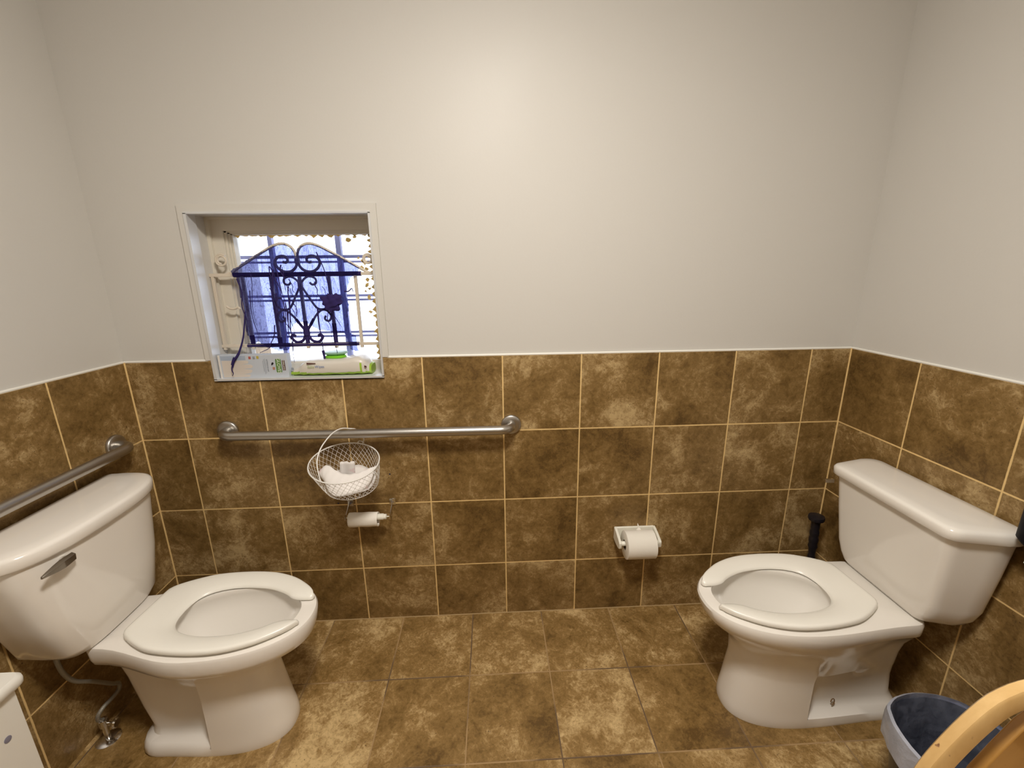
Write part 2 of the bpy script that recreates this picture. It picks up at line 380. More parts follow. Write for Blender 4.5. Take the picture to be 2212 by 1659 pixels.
# outside security bars, seen through the pane
sb = empty('security_grating', (.45, .22, WZ0), 'iron grating of paired bars, blue window glare in its colour, outside the window pane, behind the cream scrollwork', 'window bars')
def bars(name, bxs): 
    for b_ in bxs:
        obj(name, newbox(*b_), M_BAR, sb, smooth=False)
YV = .20
bars('upright', [(.312, .328, YV, YV+.02, WZ0+.002, WZ1-.001), (.572, .592, YV, YV+.02, WZ0+.002, WZ1-.001)])
bars('crossbar', [(WX0+.001, WX1-.001, YV+.02, YV+.028, z-h, z+h) for z, h in ((1.550, .006), (1.530, .004), (1.396, .005), (1.379, .004), (1.246, .0045), (1.230, .004))])

# ------------------------------------------------------------------ cream scrollwork grille
GY = .07
gr = empty('scrollwork_grille', (.45, GY, 1.22), 'cream painted wrought iron grille of scrolls and bars set inside the window recess', 'window grille')
CX = .472
def g_tube(name, pts, r, par=gr, n=6, flat=.0, mirror=False, seg=6):
    bm = bmesh.new()
    for mm in ((1, -1) if mirror else (1,)):
        P = [Vector((CX+mm*(x-CX), GY, z)) for x, z in pts]
        tube(bm, resample(crom(P, seg), max(10, len(pts)*5)), r, 8)
    return obj(name, bm, M_GRILLE, par)
obj('top_rail', newbox(WX0, WX1, GY-.006, GY+.006, 1.477, 1.489), M_GRILLE, gr, bevel=.001)
obj('bottom_rail', newbox(WX0, WX1, GY-.006, GY+.006, 1.214, 1.225), M_GRILLE, gr, bevel=.001)
for x in (.160, .266, .368, .472, .579, .677):
    bm = bmesh.new(); box(bm, x-.0055, x+.0055, GY-.0055, GY+.0055, 1.205, 1.48); obj('upright', bm, M_GRILLE, gr, bevel=.001)
half_arch = [(.730, 1.487), (.718, 1.491), (.677, 1.515), (.637, 1.538), (.597, 1.561), (.553, 1.584), (.520, 1.592), (.494, 1.584), (.480, 1.568), (.4745, 1.548), (.474, 1.530), (.480, 1.509), (.499, 1.494), (.525, 1.493), (.546, 1.508), (.553, 1.529), (.538, 1.546), (.516, 1.547), (.506, 1.535), (.512, 1.526), (.524, 1.527)]
g_tube('arched_scroll', half_arch, .0052)
g_tube('arched_scroll', [(2*CX-x, z) for x, z in half_arch], .0052)
heart = [(.507, 1.453), (.516, 1.445), (.530, 1.451), (.528, 1.468), (.505, 1.475), (.484, 1.462), (.476, 1.442), (.496, 1.402), (.517, 1.365), (.533, 1.354), (.556, 1.357), (.570, 1.378), (.562, 1.397), (.548, 1.395)]
low = [(.551, 1.329), (.547, 1.316), (.561, 1.309), (.572, 1.326), (.560, 1.347), (.540, 1.351), (.518, 1.334), (.491, 1.296), (.473, 1.272)]
foot = [(.476, 1.262), (.480, 1.250), (.492, 1.234), (.514, 1.230), (.530, 1.246), (.526, 1.257), (.514, 1.254)]
for c in (heart, low, foot):
    g_tube('scroll', c, .0042); g_tube('scroll', [(2*CX-x, z) for x, z in c], .0042)
def ring_(cx, cz, r0, turns=1.6):
    return [(cx+r0*(1-.42*t/turns)*cos(2*pi*t+.8), cz+r0*(1-.42*t/turns)*sin(2*pi*t+.8)) for t in [k*turns/22 for k in range(23)]]
g_tube('scroll', ring_(.200, 1.535, .022), .004, seg=2); g_tube('scroll', ring_(.728, 1.535, .018), .004, seg=2)
g_tube('scroll', [(.19, 1.37), (.20, 1.362), (.218, 1.360), (.232, 1.366), (.238, 1.358)], .004)
for x, z in ((CX, 1.447), (CX, 1.268), (CX, 1.53)): obj('collar', newbox(x-.008, x+.008, GY-.008, GY+.007, z-.009, z+.009), M_GRILLE, gr, bevel=.002)

# ------------------------------------------------------------------ violet sheer cloth hung over the grille
outline = [(.235, 1.497), (.300, 1.535), (.366, 1.568), (.401, 1.583), (.443, 1.590), (.466, 1.572), (.474, 1.545), (.484, 1.573), (.504, 1.585), (.542, 1.590), (.606, 1.560), (.660, 1.530), (.700, 1.503),
           (.690, 1.480), (.668, 1.470), (.655, 1.440), (.640, 1.410), (.648, 1.37), (.640, 1.33), (.640, 1.266), (.666, 1.252), (.664, 1.220), (.669, 1.190), (.640, 1.196), (.622, 1.262), (.563, 1.272), (.530, 1.276), (.505, 1.290), (.480, 1.306), (.446, 1.308),
           (.430, 1.292), (.416, 1.262), (.410, 1.203), (.370, 1.199), (.326, 1.214), (.300, 1.235), (.270, 1.232), (.256, 1.286), (.262, 1.351), (.258, 1.415), (.254, 1.470)]
def inside(x, z, poly):
    c = False; n = len(poly)
    for i in range(n):
        (x1_, z1_), (x2_, z2_) = poly[i], poly[(i+1) % n]
        if (z1_ > z) != (z2_ > z) and x < (x2_-x1_)*(z-z1_)/(z2_-z1_)+x1_: c = not c
    return c
cl = empty('sheer_cloth', (.46, .05, 1.5), 'torn sheer violet cloth draped over the window scrollwork', 'cloth')
def cy(x, z): return .052 + .004*sin(x*120+z*9) + .0025*sin(x*260-z*40)
bm = bmesh.new()
st = .004; grid = {}
nx, nz = 125, 105
cells = [(i, j) for i in range(nx) for j in range(nz) if inside(.225+(i+.5)*st, 1.180+(j+.5)*st, outline)]
def gv(i, j):
    if (i, j) not in grid:
        x, z = .225+i*st, 1.180+j*st; grid[(i, j)] = bm.verts.new((x, cy(x, z), z))
    return grid[(i, j)]
for i, j in cells: bm.faces.new((gv(i, j), gv(i+1, j), gv(i+1, j+1), gv(i, j+1)))
for _ in range(2): bmesh.ops.smooth_vert(bm, verts=[v for v in bm.verts if v.is_boundary], factor=.5, use_axis_x=True, use_axis_z=True)
obj('cloth_sheet', bm, M_SHEER, cl, recalc=False)
bm = bmesh.new()      # bunched dark clump
vs = []
bmesh.ops.create_icosphere(bm, subdivisions=4, radius=1)
for v in bm.verts:
    d = v.co.normalized(); k = 1+.13*sin(7*d.x+3*d.z)+.10*sin(11*d.z-4*d.x)+.07*sin(17*d.x*d.z+5*d.y)
    v.co = Vector((.590+d.x*.036*k, .040+d.y*.010*k, 1.380+d.z*.031*k+(.004 if abs(d.x) > .3 and d.z > 0 else 0)))
obj('bunched_clump', bm, M_SHEER2, cl)
bm = bmesh.new()      # fine shreds hanging off the cloth
def shred(pts, r0, r1, y=.045, yf=None):
    n_ = len(pts); P = [Vector((x, (y if yf is None else y+(yf-y)*i/(n_-1)), z)) for i, (x, z) in enumerate(pts)]
    C_ = crom(P, 5); m_ = len(C_)
    tube(bm, C_, r0, 6, radii=[r0+(r1-r0)*i/(m_-1) for i in range(m_)])
for k in range(26):
    x = random.choice((.30, .372, .385, .40, .43, .55, .575, .62))+random.uniform(-.02, .02); z = random.uniform(1.52, 1.33); L_ = random.uniform(.06, .20); pts = [(x, z)]
    for s in range(5): pts.append((pts[-1][0]+random.uniform(-.006, .012), pts[-1][1]-L_/5))
    shred(pts, random.uniform(.0010, .0026), .0006, .042)
for pts, r in (([(.392, 1.50), (.384, 1.44), (.376, 1.40), (.384, 1.36), (.377, 1.32), (.384, 1.29), (.372, 1.25)], .0030),
               ([(.37, 1.30), (.362, 1.26), (.345, 1.23), (.335, 1.212), (.30, 1.196)], .0022),
               ([(.435, 1.40), (.432, 1.34), (.426, 1.29), (.428, 1.24), (.424, 1.20)], .0024),
               ([(.555, 1.56), (.575, 1.50), (.585, 1.44), (.60, 1.40)], .0020),
               ([(.535, 1.36), (.533, 1.30), (.536, 1.25), (.537, 1.17)], .0030), ([(.536, 1.20), (.540, 1.155)], .0055),
               ([(.585, 1.25), (.588, 1.20), (.588, 1.18)], .0014), ([(.640, 1.42), (.655, 1.42), (.668, 1.43), (.672, 1.418)], .0028),
               ([(.26, 1.47), (.270, 1.42), (.262, 1.37), (.272, 1.32), (.268, 1.28)], .0022)):
    shred(pts, r, r*.5, .042)
obj('shreds', bm, M_SHEER2, cl)
bm = bmesh.new()      # dark violet sleeves added round the rails, lower bars and scrolls
def wrap(pts, r=.0062):
    tube(bm, resample(crom([Vector((x, GY, z)) for x, z in pts], 6), max(8, len(pts)*5)), r, 8)
wrap([(.245, 1.2195), (.40, 1.2195), (.55, 1.2195), (.668, 1.2195)], .0078)
wrap([(CX, 1.225), (CX, 1.31)], .0085); wrap([(CX, 1.256), (CX, 1.268), (CX, 1.280)], .0125); wrap([(.579, 1.226), (.579, 1.30)], .0085); wrap([(.368, 1.226), (.368, 1.25)], .0085); wrap([(.266, 1.226), (.266, 1.26)], .0085)
wrap(foot, .0055); wrap([(2*CX-x, z) for x, z in foot], .0055)
wrap([(.505, 1.318), (.491, 1.296), (.476, 1.275)], .0055); wrap([(2*CX-.505, 1.318), (2*CX-.491, 1.296), (2*CX-.476, 1.275)], .0055)
wrap([(.235, 1.483), (.45, 1.483), (.70, 1.483)], .0086)
obj('dark_sleeves', bm, M_SHEER2, cl)
bm = bmesh.new()      # the long twisted strand falling in front of the glove box
shred([(.272, 1.353), (.264, 1.300), (.259, 1.262), (.250, 1.228), (.240, 1.200)], .002, .0035, .04, .008)
shred([(.240, 1.200), (.234, 1.190), (.226, 1.178), (.220, 1.165), (.216, 1.150)], .0045, .0030, .008, -.004)
shred([(.230, 1.186), (.224, 1.176), (.217, 1.160)], .0062, .0036, -.002, -.006)
shred([(.217, 1.155), (.214, 1.140), (.217, 1.128), (.211, 1.118)], .0024, .0008, -.006, -.006)
obj('twisted_strand', bm, M_SHEER2, cl)

# ------------------------------------------------------------------ text helper
def text_bm(body, size, M, extrude=.0002, bold=False):
    cu = bpy.data.curves.new('t', 'FONT'); cu.body = body; cu.size = size; cu.extrude = extrude; cu.align_x = 'CENTER'; cu.align_y = 'CENTER'
    if bold: cu.offset = size*.02
    o = bpy.data.objects.new('t', cu); COL.objects.link(o)
    dg = bpy.context.evaluated_depsgraph_get(); me = bpy.data.meshes.new_from_object(o.evaluated_get(dg))
    bpy.data.objects.remove(o); bpy.data.curves.remove(cu)
    me.transform(M); bm = bmesh.new(); bm.from_mesh(me); bpy.data.meshes.remove(me); return bm
def face_m(x, y, z, rot=0):   # text standing on a plane facing -y, rot in the plane
    return Matrix.Translation((x, y, z)) @ Matrix.Rotation(pi/2, 4, 'X') @ Matrix.Rotation(rot, 4, 'Z')

# ------------------------------------------------------------------ glove box on the sill
gx0, gx1, gy0, gy1, gz0, gz1 = .160, .412, .010, .040, WZ0+.002, WZ0+.089
gb = empty('glove_box', (.28, .01, gz0), 'pale blue cardboard box of disposable gloves lying on the window sill', 'box')
gbx = gb; gb = obj('carton', newbox(gx0, gx1, gy0, gy1, gz0, gz1), mat('carton_card', (.50, .54, .60), .6), gbx, bevel=.0012)
def panel(name, poly, m, y=gy0, par=None, t=.0006): 
    bm = bmesh.new(); prism(bm, poly, y-t, y+.0002); return obj(name, bm, m, par or gb, smooth=False)
panel('printed_hand', [(gx0+.012, gz0+.003), (gx0+.105, gz0+.003), (gx0+.112, gz0+.012), (gx0+.085, gz0+.014), (gx0+.112, gz0+.018), (gx0+.120, gz0+.026), (gx0+.115, gz0+.031), (gx0+.085, gz0+.034), (gx0+.118, gz0+.037), (gx0+.124, gz0+.044), (gx0+.118, gz0+.050), (gx0+.085, gz0+.052), (gx0+.107, gz0+.055), (gx0+.110, gz0+.061), (gx0+.104, gz0+.066), (gx0+.012, gz0+.066)], mat('print_cream', (.62, .56, .50), .6))
panel('top_band', [(gx0+.010, gz0+.068), (gx0+.1, gz0+.068), (gx0+.1, gz1-.003), (gx0+.010, gz1-.003)], mat('print_blue', (.36, .42, .52), .6))
panel('side_edge', [(gx0, gz0), (gx0+.007, gz0), (gx0+.007, gz1), (gx0, gz1)], mat('print_white', (.72, .68, .63), .6))
M_GREEN = mat('print_green', (.10, .22, .05), .5); M_WHITEINK = mat('print_whiteink', (.78, .82, .70), .5); M_BROWNINK = mat('print_brown', (.10, .035, .03), .5); M_GREYINK = mat('print_grey', (.26, .29, .33), .5)
def rrect(x0, x1, z0, z1, r):
    out = []
    for cx, cz, a in ((x1-r, z1-r, 0), (x0+r, z1-r, 90), (x0+r, z0+r, 180), (x1-r, z0+r, 270)):
        for k in range(5): out.append((cx+r*cos(radians(a+22.5*k)), cz+r*sin(radians(a+22.5*k))))
    return out
lb = panel('green_label', rrect(.368, .388, gz0+.018, gz0+.070, .004), M_GREEN, t=.0010)
obj('lettering', text_bm('GLOVES', .0165, face_m(.3785, gy0-.0013, gz0+.044, -pi/2)), M_WHITEINK, gb, smooth=False)
panel('brown_label', [(.392, gz0+.026), (.402, gz0+.026), (.402, gz0+.064), (.392, gz0+.064)], M_BROWNINK, t=.0010)
obj('lettering', text_bm('KIRKLAND', .0075, face_m(.397, gy0-.0013, gz0+.045, -pi/2)), M_WHITEINK, gb, smooth=False)
obj('lettering', text_bm('NITRILE EXAM', .0075, face_m(.337, gy0-.0005, gz0+.046, -pi/2)), M_GREYINK, gb, smooth=False)
bm = bmesh.new()
for x, a, b in ((.3215, .022, .064), (.3255, .012, .070), (.3295, .016, .072)): prism(bm, [(x, gz0+a), (x+.0011, gz0+a), (x+.0011, gz0+b), (x, gz0+b)], gy0-.0005, gy0)
obj('small_print', bm, M_GREYINK, gb, smooth=False)
for nm, x, z, m in (('red_mark', .276, gz1-.011, mat('print_red', (.42, .10, .08), .5)), ('grey_mark', .291, gz1-.011, M_GREYINK), ('yellow_mark', .305, gz1-.010, mat('print_yellow', (.50, .40, .06), .5)), ('brown_mark', .359, gz0+.034, mat('print_rust', (.42, .20, .13), .5))):
    panel(nm, [(x-.004, z-.005), (x+.004, z-.005), (x+.004, z+.005), (x-.004, z+.005)], m, t=.0010)
panel('black_mark', [(.351, gz0+.046), (.356, gz0+.047), (.361, gz0+.053), (.358, gz0+.058), (.353, gz0+.055)], M_BLACK, t=.0010)

# ------------------------------------------------------------------ wipes packet on the sill
wp = empty('wipes_packet', (.58, .05, WZ0), 'white and green plastic packet of wipes on the window sill', 'packet')
M_FILM = mat('packet_film', (.66, .62, .55), .3); M_GFILM = mat('packet_green', (.33, .52, .045), .3)
M_LID = mat('packet_lid', (.20, .58, .03), .3); NTl = NT(M_LID); NTl.b.inputs['Subsurface Weight'].default_value = 0
bm = bmesh.new(); rings = []
WS = -.012
prof = [(.425, .016, .050), (.440, .028, .052), (.455, .034, .058), (.475, .050, .070), (.50, .059, .075), (.55, .061, .078), (.62, .062, .078), (.66, .069, .078), (.69, .068, .074), (.708, .056, .066), (.718, .042, .056), (.728, .034, .050)]
for x, h, w in crom([Vector(p) for p in prof], 3):
    r = []
    for k in range(28):
        a = 2*pi*k/28; ca, sa = cos(a), sin(a)
        y = .058+w*.68*math.copysign(abs(ca)**.55, ca); z = WZ0+.003+h/2+h/2*math.copysign(abs(sa)**.6, sa)
        z += .0012*sin(x*170+a*3); r.append(Vector((x+WS, y, z)))
    rings.append(r)
loft(bm, rings)
for fc in bm.faces:
    c = fc.calc_center_median()
    t_ = (c.z-WZ0-.003)
    if t_ < .016 - .004*sin((c.x-.43)*9) or (.678 < c.x < .687 and t_ < .044) or c.x > .710: fc.material_index = 1
pkb = obj('packet_body', bm, [M_FILM, M_GFILM], wp)
bm = bmesh.new()
rings = []
for z, s in ((.062, .88), (.066, 1.0), (.070, 1.0), (.073, .9)):
    rings.append([Vector((.575+.040*s*cos(2*pi*k/32), .060+.030*s*sin(2*pi*k/32), WZ0+z)) for k in range(32)])
loft(bm, rings)
obj('flip_lid', bm, M_LID, wp)
bm = bmesh.new()
rings = []
for z, s in ((.074, .5), (.084, .9), (.087, 1.0), (.089, 1.0), (.091, .9)):
    rings.append([Vector((.573+.047*s*cos(2*pi*k/32), .068+.030*s*sin(2*pi*k/32), WZ0+z-.006+.05*.03*s*sin(2*pi*k/32))) for k in range(32)])
loft(bm, rings)
obj('lid_top', bm, mat('packet_lid_grey', (.25, .42, .30), .3), wp)
YW = .058-.078*.68-.0022
obj('lettering', text_bm('Baby', .0135, face_m(.4985, YW, WZ0+.040)), mat('ink_lime', (.42, .52, .25), .5), pkb, smooth=False)
obj('lettering', text_bm('Wipes', .0135, face_m(.5305, YW, WZ0+.040)), mat('ink_blue', (.22, .30, .52), .5), pkb, smooth=False)
panel('brown_bar', [(.484, WZ0+.050), (.517, WZ0+.051), (.517, WZ0+.054), (.484, WZ0+.056)], M_BROWNINK, YW+.001, pkb)
panel('dark_mark', [(.696, WZ0+.034), (.705, WZ0+.032), (.704, WZ0+.039), (.696, WZ0+.041)], M_BROWNINK, .006, pkb)
panel('grey_mark', rrect(.419, .428, WZ0+.026, WZ0+.036, .002), M_GREYINK, .018, pkb)

# ------------------------------------------------------------------ grab bars
def grab_bar(pa, pb, nrm, label, loc, off=.066, r=.0175):
    """pa, pb: points on the wall; nrm: into the room"""
    pa, pb, nrm = Vector(pa), Vector(pb), Vector(nrm); d = (pb-pa).normalized()
    e_ = empty('grab_bar', loc, label, 'grab bar', 'stainless steel grab bars')
    bm = bmesh.new(); R = .045; P = [pa+nrm*.001]
    for k in range(9):
        a = k*pi/16; P.append(pa+nrm*(off-R)+nrm*R*sin(a)+d*R*(1-cos(a)))
    for k in range(9):
        a = pi/2-k*pi/16; P.append(pb+nrm*(off-R)+nrm*R*sin(a)-d*R*(1-cos(a)))
    P.append(pb+nrm*.001)
    tube(bm, P, r, 24); obj('bar', bm, M_STEEL, e_)
    for p in (pa, pb):
        bm = bmesh.new(); lathe(bm, [(.039, 0), (.040, .003), (.039, .009), (.036, .012), (.022, .0135)], p, nrm, 40); obj('flange', bm, M_STEEL, e_)
    return e_
grab_bar((.158, 0, .902), (1.250, 0, .897), (0, -1, 0), 'long stainless steel grab bar on the back wall below the window', (.70, 0, .90))
grab_bar((XL, -.120, .899), (XL, -1.10, .899), (1, 0, 0), 'stainless steel grab bar on the left wall above the toilet tank', (XL, -.6, .90))

# ------------------------------------------------------------------ wire basket with paper
BC = Vector((.634, -.139, .818)); BR = .122
TILT = Matrix.Rotation(radians(12), 3, 'X') @ Matrix.Rotation(radians(4), 3, 'Y')
def bk(r, a, h): return BC + TILT @ Vector((r*cos(a)-.20*h, r*sin(a), h))
bs = empty('wire_basket', (.634, -.139, .70), 'small white wire mesh basket hanging tilted from the long grab bar', 'basket')
BH = .094
def brad(h): return BR*(.78+.22*(1+h/BH)**.8) if h > -BH else BR*.78
bm = bmesh.new(); tube(bm, [bk(BR, 2*pi*k/64, 0) for k in range(64)], .0024, 8, closed=True); obj('rim', bm, M_WIRE, bs)
bm = bmesh.new()
NW = 38
for sgn in (1, -1):
    for k in range(NW):
        P = []
        for j in range(9):
            h = -BH*j/8; P.append(bk(brad(h), 2*pi*k/NW+sgn*.62*j/8, h))
        rb = brad(-BH)
        a1 = 2*pi*k/NW+sgn*.62
        for rr in (.66, .33): P.append(bk(rb*rr, a1+sgn*.18*(1-rr), -BH-.003))
        tube(bm, P, .00062, 4, cap=False)
obj('wire_mesh', bm, M_WIRE, bs)
bm = bmesh.new(); tube(bm, [bk(brad(-BH), 2*pi*k/48, -BH) for k in range(48)], .0012, 6, closed=True); obj('base_ring', bm, M_WIRE, bs)
bm = bmesh.new()
hp = [(0.587, -0.25, 0.798), (0.574, -0.228, 0.8526), (0.5763, -0.198, 0.89), (0.5899, -0.16, 0.9163), (0.6033, -0.12, 0.9286), (0.6206, -0.09, 0.9302), (0.6377, -0.064, 0.92), (0.655, -0.043, 0.908), (0.668, -0.034, 0.888), (0.676, -0.026, 0.862), (0.668, -0.022, 0.842)]
HP = crom([Vector(p) for p in hp], 8); tube(bm, HP, .0022, 8)
tube(bm, crom([Vector((.660, -.030, .846)), Vector((.655, -.036, .852)), Vector((.662, -.038, .858)), Vector((.672, -.034, .854)), Vector((.676, -.028, .846))], 5), .0016, 6)
obj('handle', bm, M_WIRE, bs)
def brad2(h): return brad(h)*.93
nap = empty('folded_napkins', (.634, -.139, .72), 'white folded paper napkins lying in the wire basket', 'napkins')
bm = bmesh.new()      # broad curved sheet standing across the basket, folding down to the front
top_c = [(-.100, .000, -.052), (-.088, .010, -.036), (-.066, .014, -.027), (-.04, .000, -.034), (0, -.014, -.043), (.04, -.008, -.042), (.080, .008, -.034), (.108, .018, -.026)]
Tc = resample(crom([Vector(p) for p in top_c], 8), 40); rows = []
for s in range(14):
    t = s/13; row = []
    for i, v in enumerate(Tc):
        a = pi + pi*(i/39)*.92 + .12
        rb = brad2(-.084)*.97
        low_ = Vector((rb*cos(a)+.017, rb*sin(a), -.084+.006*sin(i*.35)))
        p = v.lerp(low_, t); p.y -= .012*sin(pi*t); p.x *= 1-.06*sin(pi*t)
        rmax = brad2(p.z); rr = sqrt(p.x**2+p.y**2)
        if rr > rmax: p.x *= rmax/rr; p.y *= rmax/rr
        p.x += 0
        p.z += .0012*sin(i*1.3+s)
        row.append(BC+TILT@p)
    rows.append(row)
loft(bm, rows, False, False, closed=False)
o = obj('front_sheet', bm, M_NAPKIN, nap); sm = o.modifiers.new('solid', 'SOLIDIFY'); sm.thickness = .0012
bm = bmesh.new(); rows = []
for s in range(6):
    rows.append([BC+TILT@Vector((-.030+.056*i/9, .020+.004*sin(i*.7)+.012*(s/5), -.080+.052*(s/5)+(.0025*sin(i*1.9) if s == 5 else 0)+(.010*i/9*(s/5)))) for i in range(10)])
loft(bm, rows, False, False, closed=False)
o = obj('torn_sheet', bm, M_NAPKIN, nap); sm = o.modifiers.new('solid', 'SOLIDIFY'); sm.thickness = .001
bm = bmesh.new()
rows = []
for rr in (.15, .5, .8, .98):
    rows.append([BC+TILT@Vector((brad2(-.09)*rr*.97*cos(2*pi*k/36)+.018, brad2(-.09)*rr*.97*sin(2*pi*k/36), -.0905+.010*rr*rr*(1+sin(k*.9)*.5))) for k in range(36)])
loft(bm, rows, True, False)
o = obj('bottom_sheet', bm, M_NAPKIN, nap); sm = o.modifiers.new('solid', 'SOLIDIFY'); sm.thickness = .001

# ------------------------------------------------------------------ left paper holder: two chrome arms, spindle, almost empty roll
ph = empty('paper_holder', (.67, 0, .56), 'chrome two arm toilet paper holder on the tiles below the wire basket', 'toilet paper holder')
for x, s in ((.588, -1), (.758, 1)):
    bm = bmesh.new(); box(bm, x-.012, x+.012, -.004, 0, .560, .588); br = obj('bracket', bm, M_CHROME, ph, bevel=.001)
    bm = bmesh.new(); rows = []
    for (y, z, hw) in ((-.003, .582, .010), (-.012, .578, .010), (-.030, .565, .007), (-.060, .549, .006), (-.075, .546, .007)):
        xx = x+s*.002
        rows.append([Vector((xx-.0015, y, z-hw)), Vector((xx+.0015, y, z-hw)), Vector((xx+.0015, y, z+hw)), Vector((xx-.0015, y, z+hw))])
    loft(bm, rows); obj('arm', bm, M_CHROME, ph, smooth=False)
    bm = bmesh.new(); lathe(bm, [(.0045, 0), (.0045, .002), (.002, .003)], (x, -.004, .574), (0, -1, 0), 16); obj('screw', bm, M_CAP, br)
bm = bmesh.new(); lathe(bm, [(.002, -.083), (.002, -.078), (.0125, -.076), (.0125, .062), (.0105, .064), (.0105, .074), (.002, .076), (.002, .086)], (.672, -.068, .546), (1, 0, 0), 20)
obj('spindle', bm, M_PLAST, ph)
bm = bmesh.new()      # sagging roll with a tube hole
N = 44; out_o, rings = [], []
def ov(a, rx, rz, c): return (c[0]+rx*cos(a), c[1]+rz*sin(a)+.0006*sin(9*a))
def roll_ring(x, rx, rz, cy_, cz_, wob=0): return [Vector((x, cy_+rx*cos(2*pi*k/N), cz_+rz*sin(2*pi*k/N)*(1 if sin(2*pi*k/N) > 0 else 1.12)+wob*sin(5*2*pi*k/N))) for k in range(N)]
cY, cZ = -.069, .5385
x0r, x1r = .600, .714
rings = [roll_ring(x0r+.001, .0185, .022, cY, cZ), roll_ring(x0r, .025, .027, cY, cZ, .0004), roll_ring(x0r+.002, .026, .028, cY, cZ, .0008)]
for k in range(1, 12): rings.append(roll_ring(x0r+(x1r-x0r)*k/12, .026, .028+.0006*sin(k), cY, cZ, .0010*(1 if k % 2 else .5)))
rings += [roll_ring(x1r-.002, .026, .028, cY, cZ, .0008), roll_ring(x1r, .025, .027, cY, cZ), roll_ring(x1r-.001, .0190, .0225, cY, cZ), roll_ring((x0r+x1r)/2, .0185, .022, cY, cZ)]
vs = loft(bm, rings, False, False)
for i in range(N): bm.faces.new((vs[-1][i], vs[-1][(i+1) % N], vs[0][(i+1) % N], vs[0][i]))
rl = obj('toilet_roll', bm, M_TISSUE); tag(rl, 'nearly used up toilet roll sagging on the chrome holder', 'toilet paper', None)

# ------------------------------------------------------------------ right paper holder, white plastic, full roll
pr = empty('paper_holder', (1.775, 0, .40), 'white plastic toilet paper holder on the back wall nearer the right toilet', 'toilet paper holder')
bm = bmesh.new(); box(bm, 1.688, 1.860, -.010, 0, .366, .418); obj('wall_plate', bm, M_PLAST, pr, bevel=.003)
for x in (1.692, 1.8585):
    bm = bmesh.new(); rows = []
    for y, zt, zb in ((-.004, .418, .366), (-.02, .417, .362), (-.045, .410, .360), (-.070, .402, .362), (-.084, .397, .366), (-.088, .392, .372)):
        rows.append([Vector((x-.0055, y, zb)), Vector((x+.0055, y, zb)), Vector((x+.0055, y, zt)), Vector((x-.0055, y, zt))])
    loft(bm, rows); obj('arm', bm, M_PLAST, pr, bevel=.0015)
bm = bmesh.new(); lathe(bm, [(.004, -.086), (.007, -.080), (.010, -.074), (.011, .074), (.007, .080), (.004, .086)], (1.7755, -.074, .384), (1, 0, 0), 20); obj('spindle', bm, M_PLAST, pr)
bm = bmesh.new(); ax = Vector((1, 0, 0)); cc = Vector((1.774, -.074, .3775)); R0 = .0575
prof = [(.021, -.061), (.0545, -.061), (R0, -.059), (R0, .059), (.0545, .061), (.021, .061)]
n_ = 56; rings = []
for r, h in prof: rings.append([cc+Vector((h, 0, 0))+Vector((0, cos(2*pi*k/n_), sin(2*pi*k/n_)))*r for k in range(n_)])
vs = loft(bm, rings, False, False)
for i in range(n_): bm.faces.new((vs[-1][i], vs[-1][(i+1) % n_], vs[0][(i+1) % n_], vs[0][i]))
rr_ = empty('toilet_roll', cc, 'full white toilet roll on the white plastic holder', 'toilet paper')
obj('roll', bm, M_TISSUE, rr_)
bm = bmesh.new(); lathe(bm, [(.0208, -.0605), (.0208, .0605)], cc, ax, 32, cap=False); obj('cardboard_tube', bm, mat('cardboard', (.12, .07, .04), .9), rr_)
bm = bmesh.new()      # twist of torn paper sticking up
v = [bm.verts.new(p) for p in ((1.766, -.050, .428), (1.789, -.050, .428), (1.785, -.046, .434), (1.779, -.043, .447), (1.775, -.040, .456), (1.774, -.041, .448), (1.775, -.046, .436))]; bm.faces.new(v)
bm2 = obj('torn_end', bm, M_TISSUE, rr_, smooth=False, recalc=False); sm = bm2.modifiers.new('s', 'SOLIDIFY'); sm.thickness = .0012

# ------------------------------------------------------------------ screw holes and plugs left in the tile
for x, z, lab, m in ((.7564, .6967, 'dark blue wall plug in a tile right of the wire basket', M_PLUG), (.538, .5737, 'dark wall plug in the grout line left of the chrome paper holder', M_PLUG), (1.4956, .4529, 'tiny dark screw hole in the tiles left of the white paper holder', M_HOLE)):
    bm = bmesh.new(); r = .0035 if m is M_PLUG else .0022; lathe(bm, [(r*.5, 0), (r, .0002), (r, .0010), (r*.6, .0014)], (x, 0, z), (0, -1, 0), 14)
    o = obj('wall_plug' if m is M_PLUG else 'screw_hole', bm, m); tag(o, lab, 'wall plug' if m is M_PLUG else 'screw hole')

